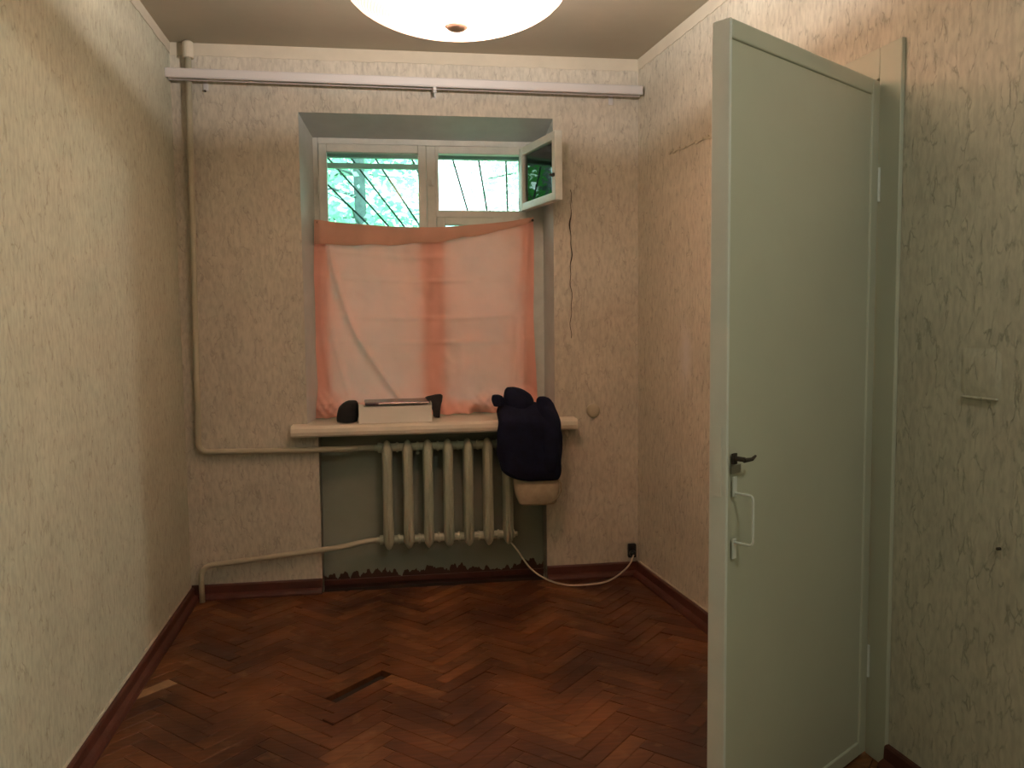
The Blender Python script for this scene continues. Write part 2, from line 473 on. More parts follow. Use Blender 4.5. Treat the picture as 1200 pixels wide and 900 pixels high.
# splayed painted reveals
rv = MB(BK)
IX0, IX1, IZ1 = .632, 1.842, 2.322
def wedge(a, b, c, d, e, f):  # prism from triangle a,b,c to d,e,f
    rv.add([a,b,c,d,e,f], [(0,1,2),(5,4,3),(0,3,4,1),(1,4,5,2),(2,5,3,0)])
wedge((WX0,.003,WZ0),(WX0,.30,WZ0),(IX0,.30,WZ0),(WX0,.003,WZ1),(WX0,.30,WZ1),(IX0,.30,WZ1))
wedge((WX1,.003,WZ0),(WX1,.30,WZ0),(IX1,.30,WZ0),(WX1,.003,WZ1),(WX1,.30,WZ1),(IX1,.30,WZ1))
wedge((WX0,.003,WZ1),(WX0,.30,WZ1),(WX0,.30,IZ1),(WX1,.003,WZ1),(WX1,.30,WZ1),(WX1,.30,IZ1))
rv.build('window_reveal', M_reveal, wall_back)
# base strip in the niche
nbs = MB(BK); nbs.box(NX0, NX1, .098, .112, 0, .028); nbs.build('niche_base_strip', M_wood_red, wall_back, bevel=.003)
# right wall with doorway
DY0, DY1, DZ = -1.925, -1.12, 2.06
wr = MB(RW)
wr.box(DY1, .25, 0, .14, -.05, H+.05); wr.box(YB, DY0, 0, .14, -.05, H+.05); wr.box(DY0, DY1, 0, .14, DZ, H+.05)
wall_right = struct(wr.build('wall_right', M_wp_r), 'right wall papered in veined wallpaper with the open doorway', 'wall')
# ceiling
cl = MB(); cl.box(-.05, 5.0, -5.6, .25, H, H+.1)
ceiling = struct(cl.build('ceiling', M_ceil), 'whitewashed ceiling gone beige, with the lamp hanging under it', 'ceiling')
# unseen lintel set to cut hall light high on the left wall; hall walls
struct(bx('wall_front_lintel', M_hallwall, None, 0, 2.60, YB-.12, YB, 2.40, H), 'plain unseen lintel across the near end of the room, set to shade the left wall top', 'wall')
struct(bx('wall_hall_front', M_hallwall, None, 0, 4.9, -5.5, -5.38, -.02, H), 'plain end wall of the hall behind the camera', 'wall')
struct(bx('wall_hall_right', M_hallwall, None, 4.8, 4.9, -5.4, -2.7, -.02, H), 'plain right-hand wall of the hall behind the camera', 'wall')
struct(bx('wall_hall_back', M_hallwall, None, 2.63, 4.85, -2.85, -2.7, -.02, H), 'plain wall closing the hall beside the right wall', 'wall')
cw = MB(); cw.box(3.8, 3.9, -2.5, -.3, 0, H); cw.box(2.60, 3.9, -2.6, -2.5, 0, H); cw.box(2.52, 3.9, -.4, -.3, 0, H)
struct(cw.build('wall_corridor', M_plaster), 'plain corridor walls seen through the doorway', 'wall')

# borders under the ceiling
def strip_pts(T, u0, u1, n, d0, d1, zt, zb, jag):
    mb = MB(T)
    for k in range(n):
        a, b = u0+(u1-u0)*k/n, u0+(u1-u0)*(k+1)/n
        j0, j1 = random.uniform(0, jag), random.uniform(0, jag)
        mb.add([(a,d0,zb+j0),(b,d0,zb+j1),(b,d0,zt),(a,d0,zt),(a,d1,zb+j0),(b,d1,zb+j1),(b,d1,zt),(a,d1,zt)],
               [(0,1,2,3),(7,6,5,4),(0,4,5,1),(3,2,6,7)])
    return mb
mb = strip_pts(BK, 0.0, 2.297, 60, -.004, .002, H, H-.062, .006)
struct(mb.build('trim_1', M_trim), 'bare whitewashed border above the wallpaper on the window wall', 'trim')
mb = strip_pts(lambda y, o, z: Vector((-o, y, z)), -3.0, .0, 70, -.004, .002, H, H-.055, .006)
struct(mb.build('trim_2', M_trim), 'bare whitewashed border above the wallpaper on the left wall', 'trim')
mb = strip_pts(RW, YB, -.06, 70, -.004, .002, H, H-.06, .006)
struct(mb.build('trim_3', M_trim), 'bare whitewashed border above the wallpaper on the right wall', 'trim')

# baseboards: board plus quarter round
def base(T, u0, u1, sgn=-1, h=.072):
    prof = [(0, 0), (-.040, 0), (-.040, .010), (-.033, .022), (-.018, .030), (-.016, h-.006), (-.011, h), (0, h)]
    n = len(prof); mb = MB(T)
    vs = [(u0, d, z) for d, z in prof] + [(u1, d, z) for d, z in prof]
    fs = [(k, k+1, n+k+1, n+k) for k in range(n-1)] + [tuple(range(n)), tuple(range(2*n-1, n-1, -1))]
    mb.add(vs, fs); return mb
struct(base(BK, 0.0, NX0).build('baseboard_back', M_wood_red), 'red-brown painted baseboard left of the radiator niche', 'baseboard')
struct(base(BK, NX1, 2.297).build('baseboard_back', M_wood_red), 'red-brown painted baseboard right of the radiator niche', 'baseboard')
struct(base(lambda y, o, z: Vector((-o, y, z)), YB, 0.0, h=.065).build('baseboard_left', M_wood_red), 'dark red-brown baseboard along the left wall', 'baseboard')
struct(base(RW, DY1+.09, -.07).build('baseboard_right', M_wood_red), 'red-brown baseboard running from the corner behind the door', 'baseboard')
struct(base(RW, YB, DY0-.09).build('baseboard_right', M_wood_red), 'dark baseboard on the right wall near the door hinge side', 'baseboard')
# ragged pale paper edge above the boards
mb = strip_pts(lambda y, o, z: Vector((-o, y, z)), -2.6, 0, 90, -.0035, .002, .070, .060, .0)
for i in range(len(mb.v)):
    if mb.v[i].z > .0695: mb.v[i].z += random.uniform(0, .010)
struct(mb.build('trim_4', M_trim), 'ragged pale paper edge above the left baseboard', 'trim')
mb = strip_pts(RW, DY1+.1, -.07, 40, -.0035, .002, .076, .068, .0)
for i in range(len(mb.v)):
    if mb.v[i].z > .0755: mb.v[i].z += random.uniform(0, .006)
struct(mb.build('trim_5', M_trim), 'ragged pale paper edge above the right baseboard', 'trim')

# ------------------------------------------------------------ window
win = struct(empty('window_1', BK(1.24, .27, .86)), 'old double wooden window with an open vent sash at upper right', 'window')
FD0, FD1 = .262, .315
wf = MB(BK)
wf.box(.600, .652, FD0, FD1+.02, .85, 2.36); wf.box(1.752, 1.87, FD0, FD1+.02, .85, 2.36)
wf.box(.652, 1.752, FD0, FD1+.02, 2.300, 2.40); wf.box(.652, 1.752, FD0, FD1+.02, .85, .90)
wf.box(1.214, 1.262, FD0+.004, FD1+.02, .90, 2.300)
wf.build('window_frame', M_window, win, bevel=.004)
def sash(name, x0, x1, z0, z1, w, parent, panes=True, d0=FD0-.016, d1=FD0+.028, T=BK, mat=M_window, zsplit=None):
    mb = MB(T)
    mb.box(x0, x0+w, d0, d1, z0, z1); mb.box(x1-w, x1, d0, d1, z0, z1)
    mb.box(x0+w, x1-w, d0+.001, d1-.001, z1-w, z1); mb.box(x0+w, x1-w, d0+.001, d1-.001, z0, z0+w)
    if zsplit: mb.box(x0+w, x1-w, d0+.001, d1-.001, zsplit-w/2, zsplit+w/2)
    s = mb.build(name, mat, parent, bevel=.004)
    # glazing beads
    g = MB(T)
    zs = [(z0+w, (zsplit-w/2) if zsplit else z1-w)] + ([(zsplit+w/2, z1-w)] if zsplit else [])
    for (a, b) in zs:
        p = MB(T); p.box(x0+w-.004, x1-w+.004, (d0+d1)/2-.0015, (d0+d1)/2+.0015, a-.004, b+.004)
        p.build('pane', M_glass, s)
    return s
s1 = sash('window_sash', .654, 1.212, .902, 2.298, .042, win)
# right: transom under the vent, fixed lower sash
tr = MB(BK); tr.box(1.262, 1.752, FD0-.006, FD1, 1.925, 1.963); tr.build('transom', M_window, win, bevel=.004)
s2 = sash('window_sash', 1.264, 1.750, .902, 1.924, .040, win)
# right upper rebate frame
rb = MB(BK); rb.box(1.262, 1.278, FD0+.002, FD1, 1.963, 2.300); rb.box(1.722, 1.752, FD0+.002, FD1, 1.963, 2.300); rb.box(1.278, 1.722, FD0+.002, FD1, 2.262, 2.300)
rb.build('vent_frame', M_window, win, bevel=.003)
# open vent sash
HX, HD = 1.728, .250
va = math.radians(104)
ux, ud = -math.cos(va), -math.sin(va)
def VT(a, n, z): return BK(HX + ux*a - ud*n, HD + ud*a + ux*n, z)   # a along the sash, n across
vent = sash('vent_sash', 0.0, .455, 1.956, 2.290, .040, win, d0=-.020, d1=.020, T=VT)
vent['label'] = 'vent sash swung open into the room'
hg = MB(VT)
for z in (2.0, 2.2): hg.tube([(-.004, -.014, z-.03), (-.004, -.014, z+.03)], .006, 8)
hg.build('hinge', M_darkmetal, vent)
ct = MB(VT); ct.box(.425, .450, -.030, -.020, 2.07, 2.085); ct.tube([(.438, -.025, 2.078), (.438, -.045, 2.078)], .005, 8); ct.build('catch', M_darkmetal, vent)
# hinges on the left jamb
hg = MB(BK)
for z in (2.08, 1.2): hg.tube([(.650, FD0-.020, z-.045), (.650, FD0-.020, z+.045)], .007, 8)
hg.build('hinge', M_window, win)
# latch on the middle post
lt = MB(BK); lt.box(1.224, 1.252, FD0-.010, FD0+.004, 2.09, 2.15); lt.tube([(1.238, FD0-.01, 2.12), (1.238, FD0-.030, 2.12), (1.238, FD0-.034, 2.09)], .005, 8)
lt.build('latch', M_window, win)
# outer window layer
of = MB(BK)
of.box(.60, .664, .40, .44, .85, 2.36); of.box(1.735, 1.87, .40, .44, .85, 2.36); of.box(.664, 1.735, .40, .44, 2.262, 2.40); of.box(.664, 1.735, .40, .44, .85, .90)
of.box(1.205, 1.275, .40, .44, .90, 2.262)
of.box(1.275, 1.735, .40, .44, 1.935, 1.975)
of.build('outer_frame', M_outframe, win, bevel=.004)
for (x0, x1, z0, z1) in ((.664, 1.205, .90, 2.262), (1.275, 1.735, .90, 1.935)):
    p = MB(BK); p.box(x0-.004, x1+.004, .418, .421, z0-.004, z1+.004); p.build('pane', M_glass, win)
ot = MB(BK); ot.box(.664, 1.205, .405, .435, 2.205, 2.232); ot.build('outer_transom', M_window, win, bevel=.003)
jl = MB(BK)     # lining between the layers
jl.box(.575, .655, .335, .40, .85, 2.36); jl.box(1.745, 1.87, .335, .40, .85, 2.36); jl.box(.655, 1.745, .335, .40, 2.285, 2.36); jl.box(.655, 1.745, .335, .40, .85, .892)
jl.build('jamb_lining', M_outframe, win)
# sill
sl = MB(BK)
prof = [(.26, .810), (-.085, .806), (-.096, .815), (-.100, .832), (-.097, .850), (-.085, .862), (.26, .868)]
n = len(prof); xs = [.515, 1.0, 1.5, 1.948]
vs = [(x, d, z) for x in xs for d, z in prof]
fs = [(k*n+i, k*n+(i+1) % n, (k+1)*n+(i+1) % n, (k+1)*n+i) for k in range(3) for i in range(n)] + [tuple(range(n)), tuple(range(4*n-1, 3*n-1, -1))]
# sill is cut back to the opening behind the wall face: two pieces in one mesh
mb = MB(BK); mb.add(vs, fs)
for i, v in enumerate(mb.v):
    pass
front = MB(BK)
pf = [(-.001, .808), (-.085, .806), (-.096, .815), (-.100, .832), (-.097, .850), (-.085, .862), (-.001, .864)]
n = len(pf)
front.add([(x, d, z) for x in (.515, 1.948) for d, z in pf], [(i, (i+1) % n, n+(i+1) % n, n+i) for i in range(n)] + [tuple(range(n)), tuple(range(2*n-1, n-1, -1))])
front.add([(WX0+.001,-.002,.812),(WX1-.001,-.002,.812),(WX1-.001,.262,.812),(WX0+.001,.262,.812),(WX0+.001,-.002,.8635),(WX1-.001,-.002,.8635),(WX1-.001,.262,.868),(WX0+.001,.262,.868)],
          [(3,2,1,0),(4,5,6,7),(0,1,5,4),(1,2,6,5),(2,3,7,6),(3,0,4,7)])
front.build('window_sill', M_sill, win)

# grille outside
gr = tag(empty('window_grille', BK(1.24, .53, .9)), 'dark iron sunburst window grille outside the glass', 'grille')
hub = (1.706, .53, 1.105)
tops = [(.40,1.75),(.42,2.0),(.60,2.05),(.70,2.112),(.748,2.208),(.80,2.33),(.93,2.33),(1.02,2.33),(1.19,2.33),(1.36,2.33),(1.51,2.33),(1.67,2.33),(1.80,2.33)]
dirs = [(.697,2.115),(.746,2.208),(.870,2.201),(.978,2.226),(1.16,2.25),(1.38,2.265),(1.524,2.268),(1.679,2.256),(.60,1.90),(.56,1.7),(.56,1.45),(.56,1.25)]
for x, z in dirs:
    dx, dz = x-hub[0], z-hub[2]
    t = min((2.42-hub[2])/dz if dz > 0 else 9, (.50-hub[0])/dx if dx < 0 else 9)
    mb = MB(BK)
    P = [(hub[0]+dx*t*k/12, .53, hub[2]+dz*t*k/12) for k in range(13)]
    mb.tube(P, .0055, 6); mb.build('bar', M_grille, gr)
for nm, P in (('frame_bar', [(.50,.53,.86),(.50,.53,2.42)]), ('frame_bar', [(.50,.53,2.42),(1.90,.53,2.42)]), ('frame_bar', [(1.90,.53,2.42),(1.90,.53,.86)]), ('frame_bar', [(1.90,.53,.86),(.50,.53,.86)])):
    mb = MB(BK); mb.tube(P, .009, 8); mb.build(nm, M_grille, gr)
arc = MB(BK); arc.tube([(hub[0]+.16*math.cos(a), .53, hub[2]+.16*math.sin(a)) for a in [math.radians(50+q*12) for q in range(12)]], .008, 6); arc.build('hub_arc', M_grille, gr)

# ------------------------------------------------------------ curtain
cur = MB(BK)
NU, NV = 110, 100
def lerp(a, b, t): return a+(b-a)*t
def cpos(u, v, off=0):
    xl = lerp(.628, .606, v) + .012*math.sin(v*9)*v - .012*math.sin(math.pi*v)
    xr = lerp(1.776, 1.790, v) + .006*math.sin(v*7+1)
    x = lerp(xl, xr, u)
    zt = lerp(1.893, 1.905, u) - .040*math.sin(math.pi*u)**1.0 + .012*u**6
    zb = .872
    z = lerp(zt, zb, v)
    d = .222 + .004*math.sin(u*23+v*3)
    # billow near the foot, crumples resting on the sill
    foot = max(0, (v-.86)/.14)
    d -= .05*foot**1.5*(.6+.4*math.sin(u*14+1)) + .020*foot*math.sin(u*40+3*math.sin(u*9))
    d -= .012*math.sin(math.pi*v)
    # long diagonal fold from top left down to the middle of the foot
    fx = .06 + .36*v**1.7
    q = (u-fx)/.012
    d -= .026*math.exp(-q*q)*min(1, v*4) 
    q2 = (u-fx+.035)/.03; d += .012*math.exp(-q2*q2)*min(1, v*4)
    # smaller pulls from the two nails
    for (a0, a1, w, h, pw) in ((.03, .16, .010, .010, 1.3), (.02, .07, .008, .010, 1.0), (.97, .93, .010, .010, 1.2), (.985, .88, .012, .007, .9), (.50, .52, .02, -.004, 1), (.70, .66, .03, .005, 1)):
        f = a0+(a1-a0)*v**pw; q = (u-f)/w; d -= h*math.exp(-q*q)
    # faint sideways creases
    for (vv, w, h) in ((.27, .008, .007), (.47, .010, .009), (.60, .008, .008), (.14, .01, .005)):
        q = (v - vv - .02*u)/w; d -= h*math.exp(-q*q)*(.4+.6*math.sin(math.pi*min(1, u*1.1)))
    nn = noise.noise(Vector((x*5, z*5, 2.3)))*.022 + noise.noise(Vector((x*14, z*14, 7)))*(.006+.030*foot) + noise.noise(Vector((x*30, z*30, 4)))*(.0015+.012*foot)
    d += nn
    # knots at the lower corners
    for (uu, vv_, s, h) in ((.055, .94, .05, .07), (.74, .94, .035, .05), (.90, .94, .06, .05), (.80, .97, .03, .03)):
        r = ((u-uu)/s)**2 + ((v-vv_)/s)**2; d -= h*math.exp(-r)*(1+.5*math.sin(u*170)*math.cos(v*120))
    return (x, d+off, max(z, .872+.004*math.sin(u*60)**2))
vs = [cpos(i/NU, j/NV) for j in range(NV+1) for i in range(NU+1)]
fs = [(j*(NU+1)+i, j*(NU+1)+i+1, (j+1)*(NU+1)+i+1, (j+1)*(NU+1)+i) for j in range(NV) for i in range(NU)]
cur.add(vs, fs)
curtain = tag(cur.build('curtain', M_curtain, smooth=True), 'pink cotton cloth hung across the lower window down to the sill', 'curtain')
hm = MB(BK); vs = []
for j in range(9):
    for i in range(NU+1):
        u = i/NU; wdt = .118*(1-u)**.8 + .012*u
        x, d, z = cpos(u, 0)
        z0 = z + .008; z1 = z - wdt
        d2 = cpos(u, min(1, (z-z1)/1.02*j/8))[1]
        vs.append((x, min(d, d2)-.010-.004*math.sin(math.pi*j/8), lerp(z0, z1, j/8)+.003*math.sin(u*31)*(j/8)))
hm.add(vs, [(j*(NU+1)+i, j*(NU+1)+i+1, (j+1)*(NU+1)+i+1, (j+1)*(NU+1)+i) for j in range(8) for i in range(NU)])
tag(hm.build('folded_hem', M_hem, curtain, smooth=True), 'folded-over top edge, wide at left and narrow at right')
nl = MB(BK)
for x, z in ((.648, 1.886), (1.772, 1.905)):
    nl = MB(BK); nl.lathe([(.0003, -.002), (.007, -.002), (.007, 0), (.003, .001), (.003, .067), (.0003, .067)], (x, .195, z), 12, 'y')
    nl.build('nail', M_darkmetal, curtain)

# ------------------------------------------------------------ radiator
rad = tag(empty('radiator', BK(1.28, .03, .2)), 'grey-green cast iron radiator with seven ribs under the window sill', 'radiator')
RD = .025
def rsection(xc):
    mb = MB(BK); rings = []; n = 20
    prof = [(.196,.004,.012),(.204,.012,.030),(.222,.022,.052),(.250,.0275,.064),(.30,.0270,.066),(.50,.0265,.066),(.68,.0270,.066),(.715,.0275,.064),(.740,.023,.052),(.757,.013,.032),(.763,.004,.012)]
    vs = []
    for z, hx, hd in prof:
        for k in range(n):
            a = 2*math.pi*k/n; ca, sa = math.cos(a), math.sin(a)
            e = .62
            vs.append((xc + hx*math.copysign(abs(ca)**e, ca), RD + hd*math.copysign(abs(sa)**(.9), sa), z))
    fs = [(i*n+k, i*n+(k+1) % n, (i+1)*n+(k+1) % n, (i+1)*n+k) for i in range(len(prof)-1) for k in range(n)]
    fs += [tuple(range(n-1, -1, -1)), tuple(range((len(prof)-1)*n, len(prof)*n))]
    mb.add(vs, fs)
    # raised vertical web lines front and back
    for sd in (-1, 1):
        mb.tube([(xc, RD+sd*.064, .25), (xc, RD+sd*.067, .35), (xc, RD+sd*.067, .62), (xc, RD+sd*.064, .715)], [.004, .007, .007, .004], 8)
    return mb.build('section', M_radpaint, rad, smooth=True)
PX = [.976 + .1035*k for k in range(7)]
for x in PX: rsection(x)
for k in range(6):
    for z in (.728, .248):
        mb = MB(BK); x0, x1 = PX[k]+.018, PX[k+1]-.018; xm = (x0+x1)/2
        mb.lathe([(0, x0-xm), (.021, x0-xm), (.021, -.006), (.026, -.005), (.026, .005), (.021, .006), (.021, x1-xm), (0, x1-xm)], (xm, RD, z), 16, 'x')
        mb.build('nipple', M_radpaint, rad, smooth=False)
for z in (.728, .248):
    mb = MB(BK); x0 = PX[0]-.062
    mb.lathe([(0, 0), (.016, 0), (.016, .014), (.026, .016), (.026, .032), (.022, .034), (.022, .056), (0, .056)], (x0, RD, z), 6 if 0 else 12, 'x'); mb.build('inlet', M_radpaint, rad)
    mb = MB(BK); x0 = PX[6]+.016
    mb.lathe([(0, 0), (.022, 0), (.022, .018), (.012, .020), (.012, .034), (0, .034)], (x0, RD, z), 12, 'x'); mb.build('plug', M_radpaint, rad)
for x in (PX[1]+.052, PX[5]+.052):
    mb = MB(BK); mb.tube([(x, .112, .70), (x, RD, .695)], .009, 8); mb.build('bracket', M_radpaint, rad)

def bend(pts, r, n=6):
    pts = [Vector(p) for p in pts]; out = [pts[0]]
    for i in range(1, len(pts)-1):
        a = (pts[i-1]-pts[i]).normalized(); b = (pts[i+1]-pts[i]).normalized()
        p0, p1 = pts[i]+a*r, pts[i]+b*r
        for k in range(n+1):
            t = k/n; out.append(p0*(1-t)**2 + pts[i]*2*t*(1-t) + p1*t*t)
    out.append(pts[-1]); return out
X0 = PX[0]-.064
pipe1 = MB(BK); pipe1.tube(bend([(.092, -.032, 2.70), (.078, -.032, 1.6), (.068, -.032, .742), (.80, -.032, .735), (.86, RD, .730), (X0, RD, .728)], .05, 8), .0145, 14)
p1 = tag(pipe1.build('heating_pipe', M_pipe, smooth=True), 'beige painted riser pipe from ceiling down the left corner to the radiator top', 'pipe')
mb = MB(BK); mb.lathe([(0, -.075), (.024, -.075), (.026, -.07), (.026, -.006), (.021, 0), (0, 0)], (.092, -.032, 2.695), 16); mb.build('ceiling_sleeve', M_trim, p1)
pipe2 = MB(BK); pipe2.tube(bend([(.062, -.055, 0.0), (.060, -.050, .178), (.74, -.032, .236), (.86, RD, .246), (X0, RD, .248)], .06, 8), .0135, 14)
p2 = tag(pipe2.build('heating_pipe', M_pipe, smooth=True), 'beige painted return pipe bending from floor to the radiator bottom', 'pipe')

# ------------------------------------------------------------ things on and around the sill
SZ = .8645
bxo = tag(empty('cardboard_box', BK(1.02, 0, SZ)), 'low white cardboard box on the window sill', 'box')
mb = MB(BK); x0, x1, d0, d1, z0, z1, t = .842, 1.205, -.060, .060, SZ, .948, .004
mb.box(x0, x1, d0, d0+t, z0, z1); mb.box(x0, x1, d1-t, d1, z0, z1); mb.box(x0, x0+t, d0+t, d1-t, z0, z1+.012); mb.box(x1-t, x1, d0+t, d1-t, z0, z1+.012); mb.box(x0+t, x1-t, d0+t, d1-t, z0, z0+t)
mb.box(x0, x0+.022, d0, d0+t, z1, z1+.012)
mb.build('body', M_card, bxo)
mb = MB(BK); mb.box(x0+.006, x1-.006, d0+.006, d1-.006, z1-.008, z1-.004); mb.build('inner_tray', M_card, bxo)
# glossy folder lying tilted across the box
fo = tag(empty('dark_folder', BK(1.02, .02, .95)), 'dark glossy folder lying on top of the white box', 'folder')
def FT(a, b, c): # rotate a bit
    an = math.radians(4); return BK(1.035 + a*math.cos(an) - b*math.sin(an), .035 + a*math.sin(an) + b*math.cos(an) - .035, .952 + c + .05*(b+.07))
mb = MB(FT); mb.box(-.165, .150, -.06, .058, 0, .017); mb.build('cover', M_gloss, fo, bevel=.005)
mb = MB(FT); mb.box(-.10, .152, -.063, -.058, .004, .012); tag(mb.build('edge', M_silver, fo, bevel=.001), 'thin silvery edge')
# lumps
def blob(name, mat, rings, T=BK, n=28, seed=1.0, amp=.006, fold=.0, nf=7, parent=None, freq=12):
    """closed cloth-like loft: rings = (z, xc, dc, half x, half d)"""
    vs = []; m = len(rings)
    fine = []
    for i in range(m-1):
        for k in range(5):
            t = k/5; fine.append(tuple(lerp(a, b, t) for a, b in zip(rings[i], rings[i+1])))
    fine.append(rings[-1]); rings = fine
    # smooth
    for _ in range(2):
        rings = [rings[0]] + [tuple((a+2*b+c)/4 for a, b, c in zip(rings[i-1], rings[i], rings[i+1])) for i in range(1, len(rings)-1)] + [rings[-1]]
    for (z, xc, dc, hx, hd) in rings:
        for k in range(n):
            a = 2*math.pi*k/n; ca, sa = math.cos(a), math.sin(a)
            w = fold*math.sin(nf*a + 3*math.sin(z*9+seed)) 
            x = xc + (hx*(1+w))*math.copysign(abs(ca)**.8, ca); d = dc + (hd*(1+w))*math.copysign(abs(sa)**.8, sa)
            q = noise.noise(Vector((x*freq, d*freq, z*freq+seed)))*amp*2
            vs.append((x+q*ca, d+q*sa, z+q*.4))
    m = len(rings)
    fs = [(i*n+k, i*n+(k+1) % n, (i+1)*n+(k+1) % n, (i+1)*n+k) for i in range(m-1) for k in range(n)]
    fs += [tuple(range(n-1, -1, -1)), tuple(range((m-1)*n, m*n))]
    mb = MB(T); mb.add(vs, fs)
    return mb.build(name, mat, parent, smooth=True, sub=1)
tag(blob('black_pouch', M_black, [(SZ+.002, .782, .02, .050, .060), (SZ+.03, .782, .02, .054, .064), (SZ+.075, .786, .02, .050, .058), (SZ+.098, .796, .025, .036, .04), (SZ+.108, .805, .03, .016, .02)], amp=.004, fold=.03), 'black cloth pouch at the left end of the white box', 'pouch')
# black glove-like scrap behind the right end of the box
mb = MB(BK); pts = [(1.13,.10,.955),(1.18,.095,.972),(1.225,.085,.968),(1.26,.08,.975)]
rg = [(-.0+z, x, d, hx, hd) for z, x, d, hx, hd in []]
sc_ = blob('black_glove', M_black, [(SZ+.002, 1.240, .10, .018, .025), (SZ+.05, 1.238, .10, .020, .025), (SZ+.085, 1.228, .10, .040, .026), (SZ+.105, 1.220, .10, .048, .024), (SZ+.118, 1.226, .10, .042, .018), (SZ+.127, 1.240, .10, .018, .01)], amp=.006, fold=.08, seed=4, parent=None)
tag(sc_, 'crumpled black glove between the white box and the curtain', 'glove')

# navy jacket hanging over the sill edge
jk = tag(empty('jacket', BK(1.69, -.05, SZ)), 'navy blue jacket slung over the right end of the sill', 'jacket')
jb = blob('body', M_navy, [(.565, 1.742, -.165, .085, .020), (.572, 1.730, -.165, .105, .030), (.59, 1.708, -.165, .130, .040), (.625, 1.690, -.165, .152, .046), (.70, 1.686, -.160, .160, .048), (.80, 1.686, -.158, .162, .048), (.87, 1.688, -.11, .158, .095), (.905, 1.680, -.06, .146, .09), (.930, 1.665, -.04, .115, .07), (.948, 1.650, -.035, .085, .05), (.955, 1.645, -.035, .05, .02)], amp=.007, fold=.05, nf=6, seed=2, parent=jk)
(blob('collar', M_navy, [(.91, 1.65, -.055, .070, .06), (.965, 1.648, -.055, .080, .06), (.995, 1.642, -.05, .068, .045), (1.018, 1.622, -.045, .042, .032), (1.030, 1.606, -.04, .016, .012)], amp=.006, fold=.08, nf=5, seed=6, parent=jk))
blob('sleeve', M_navy, [(.60, 1.775, -.185, .035, .018), (.70, 1.790, -.180, .050, .035), (.84, 1.790, -.165, .055, .040), (.90, 1.786, -.10, .055, .055), (.94, 1.780, -.06, .048, .045), (.968, 1.772, -.05, .034, .032), (.978, 1.768, -.05, .014, .014)], amp=.005, fold=.05, nf=5, seed=9, parent=jk)
blob('cuff', M_navy, [(.93, 1.548, -.06, .022, .03), (.965, 1.545, -.055, .030, .03), (.985, 1.540, -.05, .022, .02), (.99, 1.536, -.05, .008, .008)], amp=.006, fold=.12, nf=5, seed=12, parent=jk)
# beige bag below it
bg_ = tag(empty('cloth_bag', BK(1.72, -.15, .44)), 'beige canvas bag showing below the navy jacket beside the radiator', 'bag')
blob('body', M_canvas, [(.437, 1.728, -.150, .080, .016), (.447, 1.727, -.150, .098, .030), (.49, 1.724, -.150, .112, .040), (.54, 1.722, -.146, .117, .036), (.575, 1.720, -.135, .114, .024), (.66, 1.735, -.090, .090, .014), (.76, 1.74, -.090, .080, .012)], amp=.003, fold=.012, nf=4, seed=3, parent=bg_)
mb = MB(BK); mb.tube([(1.815,-.16,.60),(1.842,-.17,.545),(1.842,-.175,.51),(1.825,-.17,.475),(1.79,-.17,.455)], .005, 8); mb.build('cord', M_canvas, bg_, smooth=True)

# ------------------------------------------------------------ rail, wires, fittings
rl = tag(empty('curtain_rail', BK(1.14, -.08, 2.52)), 'white curtain rail running the full width above the window', 'curtain rail')
def RT(x, d, z): return BK(x, d, z - .006*x)
mb = MB(RT)
pr = [(-.108,2.508),(-.112,2.514),(-.112,2.546),(-.108,2.552),(-.062,2.552),(-.060,2.546),(-.060,2.512),(-.066,2.508),(-.070,2.516),(-.100,2.516)]
n = len(pr)
mb.add([(x, d, z) for x in (.004, 2.287) for d, z in pr], [(i, (i+1) % n, n+(i+1) % n, n+i) for i in range(n)] + [tuple(range(n)), tuple(range(2*n-1, n-1, -1))])
mb.build('rail', M_rail, rl)
for x in (.16, 1.245, 2.15):
    mb = MB(RT); mb.box(x-.012, x+.012, -.062, .004, 2.522, 2.538); mb.box(x-.012, x+.012, -.006, .0, 2.480, 2.538); mb.build('bracket', M_rail, rl, bevel=.002)
mb = MB(RT); mb.box(1.237, 1.253, -.112, -.104, 2.480, 2.510); mb.tube([(1.245,-.113,2.492),(1.245,-.118,2.492)], .005, 8); mb.build('hook', M_rail, rl, bevel=.002)
nails = [(.158, 2.475), (.150, 2.495)]
tag((lambda m_: m_.build('nail', M_darkmetal))((lambda m_: (m_.tube([(.157,.01,2.478),(.157,-.014,2.478)], .0045, 8), m_)[1])(MB(BK))), 'dark nail in the window wall just below the left end of the rail', 'nail')
# wire hanging beside the window
mb = MB(BK); P = []
for k in range(40):
    t = k/39; P.append((1.936 + .004*math.sin(t*19) + .003*math.sin(t*47), -.006 - .003*math.sin(t*31)**2, lerp(2.035, 1.275, t)))
rs = [.0016 + (.0024*math.exp(-((k/39-.22)/.05)**2)) + .0015*math.exp(-((k/39-.45)/.06)**2) for k in range(40)]
mb.tube(P, rs, 6)
tag(mb.build('hanging_wire', M_darkmetal, smooth=True), 'thin dark wire hanging on the wall right of the window', 'wire')
# junction cap
mb = MB(BK); mb.lathe([(0, -.020), (.020, -.020), (.030, -.016), (.036, -.008), (.037, .001), (0, .001)], (2.052, 0, .893), 28, 'y')
tag(mb.build('junction_cover', M_pipe, smooth=True), 'small round junction cover on the wall right of the sill', 'cover')
